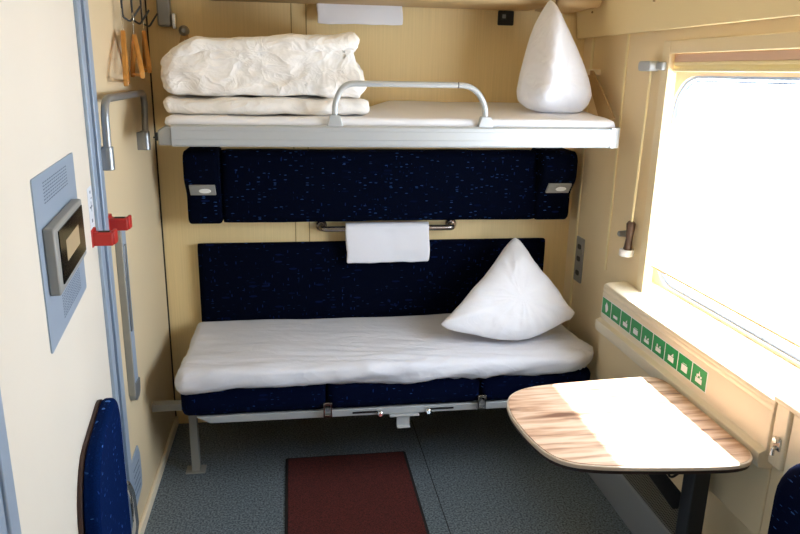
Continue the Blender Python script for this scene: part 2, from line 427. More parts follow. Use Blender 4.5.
# display unit
dp = thing('wall_display', 'blue-grey metal plate with a protruding dark screen on the near left wall', 'wall panel', TZ(.52, 1.12, 0))
b = MB(); b.prism(rrect(.284, .776, 1.130, 1.500, .008), TZ, 0, .003); b.build('plate', BLUEG, dp)
b = MB()
for r in range(7):
    for c in range(12):
        t0 = .40+c*.024; z0 = 1.435+r*.0072
        b.prism([(t0, z0), (t0+.016, z0), (t0+.016, z0+.002), (t0, z0+.002)], TZ, .003, .0035)
b.build('text_lines', BLUEGD, dp, smooth=False)
b = MB()
for r in range(9):
    for c in range(14):
        t0 = .37+c*.018; z0 = 1.155+r*.0065
        b.prism([(t0, z0), (t0+.009, z0), (t0+.009, z0+.0025), (t0, z0+.0025)], TZ, .003, .0035)
b.build('speaker_slots', BLUEGD, dp, smooth=False)
b = MB()
po_, pi_ = (.372, .738, 1.246, 1.392), (.388, .703, 1.262, 1.379)
b.prism([(po_[0], po_[2]), (po_[1], po_[2]), (po_[1], po_[3]), (po_[0], po_[3])], TZ, .003, .026)
b.build('housing', GREYP, dp, bevel=.004)
b = MB(); b.prism([(pi_[0], pi_[2]), (pi_[1], pi_[2]), (pi_[1], pi_[3]), (pi_[0], pi_[3])], TZ, .026, .0285)
sc = b.build('screen', SCREEN, dp)
b = MB(); b.prism([(.47, 1.298), (.64, 1.298), (.64, 1.345), (.47, 1.345)], TZ, .0285, .0292); b.build('screen_reflection', mat('tan_reflection', (178, 158, 124), .4), dp, smooth=False)  # beige room reflection painted as a tan patch on the screen
# instruction sticker
st = thing('instruction_sticker', 'narrow white sticker with small dark symbols beside the blue-grey wall profile', 'sticker', TZ(.055, 1.26, 0))
b = MB(); b.prism(rrect(.018, .100, 1.248, 1.372, .006), TZ, 0, .0012); b.build('backing', STICK, st)
b = MB()
for (t0, t1, z0, z1) in ((.045, .06, 1.352, 1.36), (.035, .08, 1.31, 1.315), (.05, .055, 1.298, 1.328), (.05, .066, 1.266, 1.276), (.034, .05, 1.335, 1.338)):
    b.prism([(t0, z0), (t1, z0), (t1, z1), (t0, z1)], TZ, .0012, .0017)
b.build('symbols', BLUEGD, st, smooth=False)
# red clips
def red_clip(y, z, label, g='red plastic belt clips on the left wall'):
    t = thing('wall_clip', label, 'clip', (0.0, y, z), g)
    x0, x1 = .009, .071
    b = MB(); b.box(x0, x1, y-.02, y+.02, z, z+.04); b.build('clip_body', RED, t, bevel=.004)
    MB().box(x0-.008, x0+.006, y-.026, y+.024, z-.004, z+.05).build('clip_jaw', RED, t, bevel=.003)
    MB().box(x1-.004, x1+.006, y-.018, y+.02, z+.004, z+.046).build('clip_jaw', RED, t, bevel=.003)
    b = MB(); b.box(x0+.018, x1-.012, y-.009, y+.011, z+.0395, z+.0412); b.build('clip_slot', SEAM, t, smooth=False)
    return t
red_clip(-.935, 1.202, 'red plastic wall clip sitting on top of the long grey wall bracket')
red_clip(-1.135, 1.200, 'red plastic wall clip overlapping the blue-grey profile, nearer the screen')
# long bracket
lb = thing('wall_bracket', 'long vertical grey metal bracket on the left wall under a red clip', 'bracket', (0, -.8, .55))
b = MB(); b.box(0, .024, -.855, -.842, .565, 1.19); b.build('side_flange', GREYP, lb, bevel=.002)
b = MB(); b.box(0, .018, -.842, -.765, .56, 1.19); b.build('channel', BLUEG, lb, bevel=.003)
b = MB(); b.box(.018, .0215, -.815, -.79, .80, 1.12); b.build('rail', ALUD, lb, bevel=.001)
b = MB(); b.prism(rrect(-.85, -.762, .535, .60, [.004, .004, .03, .03]), YZ, 0, .023); b.build('end_cap', ALUD, lb, bevel=.002)
# low vent plate
vp = thing('vent_plate', 'small grey metal plate low on the left wall near the floor', 'vent plate', (0, -.86, .17))
b = MB(); b.prism([(-.945, .33), (-.945, .18), (-.92, .135), (-.80, .165), (-.79, .20), (-.79, .30), (-.815, .345)], YZ, 0, .006); b.build('plate', BLUEG, vp, bevel=.002)
b = MB()
for k in range(5): b.box(.006, .0066, -.91, -.82, .185+k*.025, .189+k*.025)
b.build('slot', BLUEGD, vp, smooth=False)
# folded seat on the slanted wall
fs_ = thing('folding_chair', 'folded navy flecked upholstered seat low on the slanted left wall', 'folding seat', TZ(.4, .3, 0))
b = MB(); b.prism(rrect(.21, .728, .165, .800, [.16, .12, .05, .05]), TZ, 0, .012); b.build('back_board', mat('dark_brown_board', (58, 34, 28), .6), fs_, bevel=.003)
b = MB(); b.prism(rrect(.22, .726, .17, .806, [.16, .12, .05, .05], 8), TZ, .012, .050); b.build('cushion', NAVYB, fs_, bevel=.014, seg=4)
b = MB(); b.tube(bez([(TZ(.14, .40, .004), 0), (TZ(.135, .42, .035), .012), (TZ(.10, .36, .045), .03), (TZ(.075, .22, .045), .02), (TZ(.07, .10, .02), 0)]), .010, 10)
b.prism(rrect(.05, .15, .22, .30, .02), TZ, 0, .02)
b.build('hinge_arm', CHROME, fs_, bevel=.001)
# wire coat hooks with hangers
ch = thing('coat_hook_rack', 'thin dark wire coat hook rack high on the left wall', 'coat rack', (0, -.5, 1.9))
def wire_hook(y, parent):
    b = MB(); b.tube(bez([((.03, y-.005, 2.12), 0), ((.03, y+.005, 1.885), .012), ((.05, y+.03, 1.872), .01), ((.08, y+.06, 1.925), 0)]), .0038, 8)
    b.tube(bez([((.03, y, 1.99), 0), ((.05, y+.02, 1.98), .01), ((.09, y+.06, 2.03), 0)]), .0038, 8)
    b.build('hook', DGREY, parent)
for y in (-.59, -.425, -.25): wire_hook(y, ch)
MB().box(0, .036, -.66, -.18, 2.09, 2.13).build('rack_rail', DGREY, ch, bevel=.002)
def hanger(px, py, pz, yaw, label, near=.2, far=.2, drop=.155):
    t = thing('coat_hanger', label, 'coat hanger', (px, py, pz), 'wooden coat hangers on the left wall hooks')
    d = Vector((math.sin(yaw), -math.cos(yaw), 0)); P = Vector((px, py, pz)); Z = Vector((0, 0, 1)); N = d.cross(Z)
    for s, L in ((1, near), (-1, far)):
        b = MB(); vs = []
        n = 8
        for k in range(n+1):
            u = k/n; c = P + d*s*L*u - Z*(drop*u**1.15) + Z*.0
            h = .016 - .004*u; wd = .008
            vs += [c+N*wd+Z*h, c-N*wd+Z*h, c-N*wd-Z*h, c+N*wd-Z*h]
        fs = []
        for k in range(n):
            for q in range(4): fs.append((4*k+q, 4*k+(q+1) % 4, 4*k+4+(q+1) % 4, 4*k+4+q))
        fs += [(3, 2, 1, 0), (4*n, 4*n+1, 4*n+2, 4*n+3)]
        b.add(vs, fs); b.build('shoulder', WOODH, t, bevel=.003)
    b = MB(); a = P+d*near*.96-Z*drop; c = P-d*far*.96-Z*drop
    b.tube([a, c], .005, 8); b.build('trouser_bar', WOODH, t)
    b = MB(); pts = [P+Z*.01, P+Z*.05]
    for k in range(9):
        g = math.radians(-90+k*27); pts.append(P+Z*(.05+.018)+d*(math.cos(g)*.018)+Z*math.sin(g)*.018)
    b.tube(pts, .002, 6); b.build('wire_hook', CHROME, t)
hanger(.03, -.60, 1.825, .19, 'wooden coat hanger on the nearest of the wall hooks', .175, .13, .16)
hanger(.056, -.55, 1.815, .33, 'wooden coat hanger in the middle of the three hangers', .135, .12, .125)
hanger(.036, -.26, 1.842, .24, 'wooden coat hanger next to the back corner', .19, .12, .135)

# ================================================================== BACK WALL
lk = thing('berth_latch', 'grey rounded latch box on the back wall above the bedding', 'latch', (.08, 0, 1.88))
b = MB(); b.prism(rrect(.052, .108, 1.885, 2.02, .012), XZ, -.04, 0); b.build('latch_body', ALUD, lk, bevel=.008, seg=3)
b = MB(); b.prism(rrect(.112, .130, 1.875, 1.94, .008), XZ, -.05, -.012); b.build('lever', CHROME, lk, bevel=.004)
b = MB(); b.tube([(.105, -.02, 1.92), (.114, -.02, 1.92)], .006, 8); b.build('pin', ALUD, lk)
sk = thing('strap_knob', 'round metal knob with a brown webbing strap above the bedding pile', 'strap', (.155, 0, 1.84))
b = MB(); b.tube([(.155, 0, 1.872), (.155, -.012, 1.872), (.155, -.022, 1.872), (.155, -.03, 1.872)], [.022, .022, .015, .008], 16); b.build('knob', ALUD, sk)
b = MB(); b.prism([(.142, 1.86), (.168, 1.86), (.200, 1.76), (.22, 1.60), (.20, 1.60), (.178, 1.75), (.155, 1.84), (.14, 1.75), (.135, 1.60), (.115, 1.60), (.118, 1.76)], XZ, -.008, -.003); b.build('webbing', STRAP, sk)
ot = thing('power_outlet', 'small black square power outlet on the back wall below the top shelf', 'outlet', (1.585, 0, 1.93))
b = MB(); b.prism(rrect(1.548, 1.622, 1.932, 1.996, .006), XZ, -.01, 0); b.build('faceplate', BLACK, ot, bevel=.002)
b = MB(); b.box(1.562, 1.588, -.0125, -.0095, 1.955, 1.985); b.build('socket', DGREY, ot, bevel=.002)
b = MB(); b.box(1.567, 1.583, -.0135, -.0124, 1.962, 1.979); b.build('socket_cover', ALUD, ot)
# upper luggage shelf
sh = thing('luggage_shelf', 'tan padded luggage shelf at the very top of the back wall', 'shelf', (1.0, 0, 1.99))
soft_box('shelf_panel', SHELFM, .25, 1.705, -.34, -.001, 1.995, 2.04, .02, .03, lambda p, n: Vector(), sh)
soft_box('shelf_panel', SHELFM, 1.712, 1.905, -.34, -.001, 1.990, 2.04, .02, .03, lambda p, n: Vector(), sh)
tr = thing('towel_rail', 'steel rail carrying the upper towel just under the top shelf', 'towel rail', (.9, 0, 1.98))
b = MB(); b.tube(bez([((.735, 0, 1.978), 0), ((.735, -.05, 1.978), .02), ((1.085, -.05, 1.978), .02), ((1.085, 0, 1.978), 0)]), .009, 12); b.build('rail', STEEL, tr)
def towel(name, label, x0, x1, yc, zt, zb, r, g):
    b = MB(); n = 26; prof = []
    back = zb + .03
    prof.append((yc+r, back)); prof.append((yc+r, zt-r))
    for k in range(9):
        a = math.radians(180*k/8); prof.append((yc+r*math.cos(a), zt-r+r*math.sin(a)))
    for k in range(1, 9): prof.append((yc-r-.004*math.sin(k/8*3), zt-r-(zt-r-zb)*k/8))
    vs = []; th = .007
    N = len(prof)
    for i in range(n+1):
        u = i/n; x = x0+(x1-x0)*u
        for j, (y, z) in enumerate(prof):
            wob = fbm((x*6, z*5, 1))*.006 if j > 10 else 0
            e = (.004*math.sin(z*30) if i in (0, n) else 0)
            zz = z + (fbm((x*7, 3, 0))*.008 if j == N-1 else 0)
            vs.append((x+e, y+wob, zz))
    fs = [(i*N+j, i*N+j+1, (i+1)*N+j+1, (i+1)*N+j) for i in range(n) for j in range(N-1)]
    b.add(vs, fs); o = b.build(name, TOWEL, angle=180)
    q = o.modifiers.new('solid', 'SOLIDIFY'); q.thickness = th; q.offset = 1
    q = o.modifiers.new('sub', 'SUBSURF'); q.levels = q.render_levels = 1
    return tag(o, label, 'towel', g)
towel('towel', 'small white towel hanging high up directly below the top shelf', .722, 1.096, -.05, 2.000, 1.915, .013, 'white hand towels on the rails')
r2 = thing('towel_rail', 'shiny steel towel rail between the two navy backrests', 'towel rail', (1.05, 0, 1.0))
b = MB(); b.tube(bez([((.735, -.02, 1.005), 0), ((.735, -.075, 1.003), .028), ((1.365, -.075, 1.003), .028), ((1.365, -.02, 1.005), 0)]), .0135, 14); b.build('rail', STEEL, r2)
for x in (.735, 1.365):
    b = MB(); b.tube([(x, 0, 1.006), (x, -.012, 1.006), (x, -.02, 1.006)], [.027, .027, .019], 18); b.build('flange', STEEL, r2)
towel('towel', 'small white towel draped over the steel rail between the navy backrests', .846, 1.243, -.075, 1.0265, .840, .018, 'white hand towels on the rails')

# folded middle backrest
mbk = thing('folding_berth', 'navy flecked padded backrest with bulging ends and lamps, under the upper berth', 'backrest', (1.0, 0, 1.04))
def padd(p, n): return Vector((0, 0, 0)) + n*fbm((p.x*5, p.y*5, p.z*5))*.003
soft_box('main_cushion', NAVY, .288, 1.746, -.13, -.02, 1.045, 1.372, .014, .03, padd, mbk)
prof = [(-.001, 1.045), (-.12, 1.045), (-.14, 1.055), (-.145, 1.08), (-.145, 1.165), (-.15, 1.18), (-.195, 1.235), (-.205, 1.26), (-.205, 1.335), (-.195, 1.365), (-.17, 1.378), (-.001, 1.378)]
for x0, x1, side in ((.142, .289, 'left'), (1.745, 1.912, 'right')):
    b = MB(); b.prism(prof, YZ, x0, x1)
    e = b.build('end_bolster', NAVY, mbk, bevel=.014, seg=3)
    xc0, xc1 = (x0+.02, x1-.018) if side == 'left' else (x0+.035, x1-.02)
    d = Vector((0, -.045, .055)); d.normalize(); nn = Vector((0, -.774, -.633)); c = Vector((0, -.174, 1.209))
    def Q(x, s_, o_): return Vector((x, c.y, c.z)) + d*s_ + nn*o_
    b = MB(); b.prism([(xc0, -.03), (xc1, -.03), (xc1, .03), (xc0, .03)], lambda p, q, o_: Q(p, q, o_), -.002, .008)
    lp = b.build('reading_lamp', GREYP, mbk, bevel=.002)
    b = MB(); xm = (xc0+xc1)/2+.01; b.prism([(xm+.026*math.cos(g*math.pi/9), .014*math.sin(g*math.pi/9)) for g in range(18)], lambda p, q, o_: Q(p, q, o_), .008, .012)
    b.build('lens', WHITEP, lp, bevel=.002)
# lower back panel
bp_ = soft_box('wall_cushion', NAVY, .158, 1.846, -.04, -.002, .47, .930, .008, .03, lambda p, n: Vector())
tag(bp_, 'flat navy flecked backrest panel on the back wall behind the lower bed', 'backrest')
# ================================================================== LOWER BERTH
lo = thing('lower_berth', 'lower berth with three navy flecked seat cushions on a grey metal frame', 'berth', (1.0, -.35, 0))
def cush(x0, x1, rl):
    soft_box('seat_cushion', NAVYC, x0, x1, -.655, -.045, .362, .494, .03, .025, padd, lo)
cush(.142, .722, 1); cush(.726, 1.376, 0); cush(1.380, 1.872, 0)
b = MB(); b.prism([(.20, .362), (.255, .332), (1.80, .332), (1.85, .362)], XZ, -.65, -.625); b.build('front_rail', ALU, lo, bevel=.002)
b = MB(); b.box(.2, 1.85, -.62, -.05, .345, .3615); b.build('seat_board', DGREY, lo)
b = MB(); b.box(.138, .172, -.46, -.425, .004, .36); b.box(.168, .3, -.455, -.43, .335, .358)
b.build('leg', GREYP, lo, bevel=.002)
b = MB(); b.box(.112, .196, -.475, -.41, 0, .005); b.build('foot_plate', GREYP, lo, bevel=.001)
b = MB(); b.box(0.0, .2, -.51, -.47, .325, .357); b.build('wall_beam', GREYP, lo, bevel=.002)
b = MB(); b.box(1.70, 1.735, -.46, -.425, .004, .346); b.build('leg', GREYP, lo, bevel=.002)
for x in (.727, 1.378):
    b = MB(); b.box(x-.018, x-.011, -.672, -.655, .342, .405); b.box(x+.011, x+.018, -.672, -.655, .342, .405); b.box(x-.018, x+.018, -.666, -.655, .392, .405); b.box(x-.018, x+.018, -.665, -.645, .340, .350)
    cp = b.build('clamp', CHROME, lo, bevel=.001)
    b = MB(); b.tube([(x, -.656, .375), (x, -.668, .375)], .009, 10); b.build('bolt', ALUD, cp)
for x0, x1 in ((.83, .945), (1.145, 1.26)):
    b = MB(); b.box(x0, x1, -.6525, -.65, .343, .351); b.build('slot', BLACK, lo, smooth=False)
for x in (.945, 1.148):
    b = MB(); b.tube([(x, -.652, .342), (x, -.668, .342), (x, -.673, .342)], [.013, .013, .008], 12); b.build('locking_knob', CHROME, lo)
b = MB(); b.box(.985, 1.11, -.665, -.62, .324, .331); b.box(1.015, 1.07, -.66, -.655, .283, .324); b.box(1.015, 1.07, -.68, -.655, .279, .284)
b.build('catch_plate', ALU, lo, bevel=.001)
# sheeted mattress
def bed_disp(p, n):
    d = Vector((0, 0, 0))
    edge = max(0, min(1, (-.35-p.y)/.3))
    wr = fbm((p.x*2.2, p.y*3, p.z*3), 3)
    d += n*wr*.006
    c_ = (p.y*1.0 - p.z*1.0 + p.x*.16)
    for fr, am, so in ((20, .012, 0), (38, .006, 5)):
        f = 1-abs(noise.noise(Vector((p.x*2.1+so, c_*fr, so))))*2.6
        d += n*max(0, f)*am*(.10+.90*edge)
    if p.z < .53 and n.z < .4: d.z += fbm((p.x*4, p.y*3, 7))*.012
    c = max(0, 1-((p.x-.14)**2+(p.y+.66)**2)**.5/.22)
    if n.z < .7: d.z -= c*.018
    c2 = max(0, 1-((p.x-1.86)**2+(p.y+.62)**2)**.5/.35)
    if n.z < .5: d.z += c2*.018
    return d
def bed_shape(p):
    # right front corner is cut round in plan
    cx, cy = 1.76, -.53
    if p.x > cx and p.y < cy:
        d = Vector((p.x-cx, p.y-cy)); 
        if d.length > 1e-6:
            k = max(abs(d.x)/.13, abs(d.y)/.145); e = d.normalized(); L2 = k*.137
            p = Vector((cx+e.x*L2, cy+e.y*L2*1.03, p.z))
    return p
bm_ = soft_box('mattress', SHEETB, .140, 1.890, -.675, -.045, .492, .560, .026, .014, bed_disp, shape=bed_shape)
tag(bm_, 'thin mattress under a creased white sheet on the lower berth', 'mattress')

# ================================================================== UPPER BERTH
ub = thing('upper_berth', 'upper berth with a pale aluminium front edge and curved guard rail', 'berth', (1.0, -.3, 1.44))
prof = [(-.62, 1.443), (-.648, 1.443), (-.655, 1.450), (-.655, 1.468), (-.6538, 1.469), (-.655, 1.470), (-.655, 1.500), (-.6538, 1.501), (-.655, 1.502), (-.655, 1.514), (-.648, 1.521), (-.62, 1.521)]
b = MB(); b.prism(prof, YZ, .178, 1.845); b.build('front_rail', ALU, ub)
b = MB(); b.prism(rrect(1.846, 1.895, -.656, -.56, [.005, .005, .002, .035], 8), XY, 1.442, 1.522); b.build('corner_cap', ALU, ub, bevel=.011, seg=4)
b = MB(); b.prism([(.13, 1.447), (.19, 1.447), (.19, 1.516), (.155, 1.516), (.13, 1.50)], XZ, -.652, -.56); b.build('end_cap', GREYP, ub, bevel=.005)
b = MB(); b.box(.14, 1.885, -.62, -.004, 1.447, 1.505); b.build('berth_base', CREAMP, ub, bevel=.003)
b = MB(); b.tube(bez([((.765, -.635, 1.535), 0), ((.765, -.635, 1.60), .02), ((.795, -.64, 1.674), .045), ((1.29, -.64, 1.674), .055), ((1.337, -.635, 1.60), .03), ((1.340, -.635, 1.535), 0)], 8), .011, 14, flat=1)
gr = b.build('guard_rail', ALU, ub)
for x in (.765, 1.340):
    b = MB(); b.prism([(x-.030, 1.520), (x+.030, 1.520), (x+.018, 1.560), (x-.018, 1.560)], XZ, -.652, -.618); b.build('rail_socket', ALU, gr, bevel=.003)
b = MB(); b.tube([(1.225, -.64, 1.674), (1.229, -.64, 1.674)], .0116, 14); b.build('joint', DGREY, gr)
b = MB(); b.box(.118, .130, -.63, -.60, 1.462, 1.49); b.box(.108, .13, -.618, -.612, 1.47, 1.475); b.build('end_bracket', DGREY, ub)
um = soft_box('mattress', SHEET, .15, 1.882, -.63, -.006, 1.5055, 1.556, .022, .02, lambda p, n: n*(fbm((p.x*3, p.y*5, 2))*.005) if n.z > .3 else Vector(), shape=lambda p: Vector((p.x, p.y, p.z + (max(0, p.y+.60)/.6*.040*min(1, max(0, (p.x-.90)/.15)) if p.z > 1.53 else 0) - .006*(p.z > 1.53))))
tag(um, 'thin mattress under a smooth white sheet on the upper berth', 'mattress')

# bedding pile
def pile_disp(seed, amp):
    def f(p, n):
        w = fbm((p.x*4+seed, p.y*4, p.z*7), 5)
        r = abs(noise.noise(Vector((p.x*9+p.z*14, p.y*6, p.z*10-p.x*4+seed))))
        return n*(w*amp - r*amp*.9) + Vector((fbm((p.z*11, seed, p.y*3))*amp*(1.6 if abs(n.x) > .5 else .2), 0, 0))
    return f
lower = soft_box('folded_blanket', SHEETW, .132, .900, -.575, -.13, 1.550, 1.614, .030, .010, pile_disp(3, .011))
tag(lower, 'thin folded white cotton bedding layer under the big white bundle', 'bedding', 'white bedding stacked on the upper berth')
def big_shape(p):
    q = p.copy(); f = (p.x-.13)/.76
    if p.z > 1.70: q.z += .030*f - .012
    if f < .2: q.x += .05*(p.z-1.74)/.06*(1-f/.2) if p.z > 1.74 else -.012*math.sin((p.z-1.62)/.12*3.14)
    if f > .9: q.x += .018*math.sin((p.z-1.60)*26)
    return q
upper = soft_box('rolled_duvet', SHEETW, .146, .880, -.57, -.13, 1.618, 1.815, .040, .010, pile_disp(11, .015), shape=big_shape)
tag(upper, 'plump white cotton bedding bundle lying on top of the thinner folded layer', 'bedding', 'white bedding stacked on the upper berth')
def flap_shape(p):
    f = (p.x-.18)/.68; q = p.copy(); q.z += .030*f - .014 - .035*max(0, 1-f/.13)
    return q
soft_box('folded_flap', SHEETW, .180, .868, -.578, -.15, 1.772, 1.840, .030, .010, pile_disp(23, .012), upper, shape=flap_shape)
# ================================================================== PILLOWS
def dens(pts, step=.012):
    out = []
    n = len(pts)
    for i in range(n):
        a, b_ = Vector(pts[i]), Vector(pts[(i+1) % n]); k = max(1, int((b_-a).length/step))
        out += [a.lerp(b_, j/k) for j in range(k)]
    for _ in range(1):   # light smoothing
        out = [out[i]*.6 + (out[i-1]+out[(i+1) % len(out)])*.2 for i in range(len(out))]
    return out
def puffy(name, m, outline, c, org, U, V, N, tf, tb, wr, seed, ridge=None, power=.62):
    U, V, N, org = Vector(U), Vector(V), Vector(N), Vector(org)
    P = dens(outline); c = Vector(c); n = len(P); K = 26; vs = []; fs = []
    def pos(p, s, side):
        q = c + (p-c)*s
        prof = (1-s**2.0)**power
        h = (tf if side > 0 else tb)*prof
        if side > 0:
            if ridge: 
                h += ridge[1]*prof*math.exp(-((q.x-ridge[0](q.y))/ridge[2])**2)
            d = q-c
            a = math.atan2(d.y, d.x)
            h += wr*(fbm((q.x*9+seed, q.y*9, seed), 4)*prof**.5)
            # folds running out of the corners
            f = 1-abs(noise.noise(Vector((math.cos(a)*4+seed, math.sin(a)*4, s*1.1))))*2.2
            h += max(0, f)*wr*.9*s*prof**.5
        return org + U*q.x + V*q.y + N*(h*side)
    S_ = [math.sin(k/K*math.pi/2) for k in range(K, 0, -1)]
    for side in (1, -1):
        base = len(vs)
        rings = S_ if side > 0 else S_[1:]
        for s in rings: vs += [pos(p, s, side) for p in P]
        vs.append(pos(c, 0, side)); cc = len(vs)-1
        def R(k):
            if side > 0: return k*n
            return 0 if k == 0 else base+(k-1)*n
        for k in range(K-1):
            for i in range(n):
                j = (i+1) % n; fs.append((R(k)+i, R(k)+j, R(k+1)+j, R(k+1)+i))
        for i in range(n): fs.append((R(K-1)+i, R(K-1)+(i+1) % n, cc))
    b = MB(); b.add(vs, fs); return b.build(name, m, angle=180)
OU = [(1.648, 2.009), (1.618, 1.962), (1.592, 1.912), (1.575, 1.861), (1.560, 1.80), (1.542, 1.715), (1.532, 1.645), (1.541, 1.604), (1.582, 1.576), (1.63, 1.563), (1.685, 1.559), (1.741, 1.558), (1.783, 1.559), (1.818, 1.563), (1.846, 1.588), (1.862, 1.631), (1.854, 1.667), (1.842, 1.700), (1.812, 1.764), (1.775, 1.830), (1.744, 1.882), (1.707, 1.938), (1.671, 1.990)]
pu = puffy('pillow', SHEETP, OU, (1.69, 1.70), (0, -.40, .004), (1, 0, 0), (0, 0, 1), (0, -1, 0), .07, .10, .008, 5,
           ridge=(lambda z: 1.625+(z-1.56)*.05, .075, .06))
tag(pu, 'upright white pillow standing on its end on the upper berth by the window wall', 'pillow', 'white pillows')
OLL = [(0.036, 0.524), (0.013, 0.507), (-0.025, 0.468), (-0.09, 0.385), (-0.147, 0.319), (-0.201, 0.269), (-0.261, 0.202), (-0.318, 0.147), (-0.368, 0.104), (-0.34, 0.081), (-0.287, 0.065), (-0.227, 0.052), (-0.168, 0.035), (-0.109, 0.022), (-0.028, 0.016), (0.025, 0.022), (0.091, 0.044), (0.159, 0.073), (0.206, 0.097), (0.234, 0.104), (0.261, 0.134), (0.235, 0.17), (0.215, 0.209), (0.2, 0.248), (0.167, 0.303), (0.14, 0.34), (0.106, 0.398), (0.082, 0.453), (0.057, 0.505)]
pl = puffy('pillow', SHEETP, OLL, (.0, .19), (1.6, -.52, .572), (1, 0, 0), (0, .633, .774), (0, -.774, .633), .075, .045, .011, 2)
tag(pl, 'triangular white pillow leaning on the navy backrest of the lower berth', 'pillow', 'white pillows')

# ================================================================== WINDOW WALL THINGS
vg = thing('wall_vent', 'narrow grey metal plate on the window wall by the lower pillow', 'vent plate', (XR, -.16, .74))
b = MB(); b.prism(rrect(-.212, -.128, .745, .965, .006), YZ, XR-.008, XR); b.build('plate', GREYP, vg, bevel=.002)
for z in (.79, .86, .92): MB().prism(rrect(-.19, -.15, z-.012, z+.012, .01), YZ, XR-.0095, XR-.008).build('slot', DGREY, vg)
sp = thing('berth_strap', 'brown webbing strap behind the upright pillow at the window end', 'strap', (1.95, -.3, 1.55))
b = MB(); b.prism([(-.16, 1.74), (-.24, 1.74), (-.50, 1.55), (-.36, 1.53)], YZ, 1.925, 1.931); b.build('webbing', STRAP, sp)
b = MB(); b.box(1.92, XR, -.215, -.165, 1.72, 1.745); b.build('anchor', CREAMP, sp, bevel=.003)
# blind tension rod
rd = thing('blind_rod', 'thin cream blind rod with a brown grip left of the window', 'blind rod', (1.95, -.715, 1.0))
b = MB(); b.tube([(1.955, -.712, 1.75), (1.950, -.700, 1.14)], .0048, 8); b.build('rod', RIDGE, rd)
b = MB(); b.prism(rrect(-.755, -.66, 1.738, 1.775, .014), YZ, 1.925, 1.968); b.box(1.95, XR-.0005, -.80, -.74, 1.742, 1.772); b.build('top_bracket', ALU, rd, bevel=.005, seg=3)
b = MB(); b.tube([(1.950, -.698, 1.155), (1.950, -.697, 1.145), (1.950, -.696, 1.11), (1.950, -.693, 1.08), (1.950, -.690, 1.05), (1.950, -.688, 1.038)], [.012, .019, .016, .0135, .016, .018], 14); b.build('grip', BROWN, rd)
b = MB(); b.tube([(1.948, -.686, 1.037), (1.948, -.686, 1.010)], .029, 18); b.box(1.955, XR, -.70, -.67, 1.012, 1.034); b.build('base_socket', WHITEP, rd, bevel=.002)
b = MB(); b.tube([(XR, -.610, 1.085), (1.945, -.610, 1.085), (1.94, -.610, 1.085)], [.014, .012, .006], 12); b.build('stop_knob', ALUD, rd)
# roller blind
bl = thing('roller_blind', 'sheer white roller blind drawn down over the bright window', 'roller blind', (1.985, -1.44, 1.0))
b = MB(); b.box(1.992, 2.02, -2.10, -.79, 1.772, 1.797); b.build('fabric_roll', BLINDROLL, bl)
b = MB(); b.box(1.984, 1.999, -2.079, -.816, 1.760, 1.770); b.build('cassette_lip', RIDGE, bl, bevel=.002)
b = MB(); b.box(1.984, 1.999, -2.079, -.816, 1.738, 1.748); b.build('cassette_lip', RIDGE, bl, bevel=.002)
b = MB(); b.box(2.001, 2.014, -2.12, -.75, 1.745, 1.7715); b.build('pelmet', RIDGE, bl)
b = MB(); b.add([(2.0, -.80, 1.745), (2.0, -2.10, 1.745), (2.0, -2.10, 1.0), (2.0, -.80, 1.0)], [(0, 1, 2, 3)]); b.build('blind_fabric', BLINDF, bl, smooth=False)
b = MB(); b.box(1.994, 2.004, -2.10, -.80, .995, 1.005); b.build('bottom_bar', mat('tan_bar', (214, 182, 138), .5), bl, bevel=.002)
b = MB(); b.box(1.994, 2.010, -.798, -.785, .91, 1.735); b.build('guide_channel', BEIGEF, bl)

# sill box
sb = thing('sill_casing', 'cream moulded casing below the window with a broad flat sill', 'window casing', (1.93, -1.2, .45))
YB0, YB1 = -1.745, -.657
prof = [(XR-.0005, .893), (1.896, .888), (1.882, .882), (1.878, .872), (1.880, .868), (1.878, .864), (1.878, .854), (1.880, .851), (1.878, .848), (1.878, .737), (1.858, .728), (1.856, .70), (1.862, .682), (1.90, .675), (XR-.0005, .675)]
b = MB(); b.prism(prof, XZ, YB0, YB1); b.build('casing', CREAMP, sb, bevel=.004)
b = MB(); b.prism([(XR-.004, .893), (2.0595, .905), (2.0595, .887), (XR-.004, .887)], XZ, LY0+.001, LY1-.001); b.prism([(XR+.0125, .895), (2.0595, .905), (2.0595, .887), (XR+.0125, .887)], XZ, LY1-.001, -.66); b.build('deep_sill', CREAMP, sb)
b = MB(); b.prism([(1.90, .674), (XR-.0005, .674), (XR-.0005, .40), (1.955, .40), (1.90, .45)], XZ, YB0, -.62); b.build('lower_panel', W_RIGHT, sb, bevel=.003)
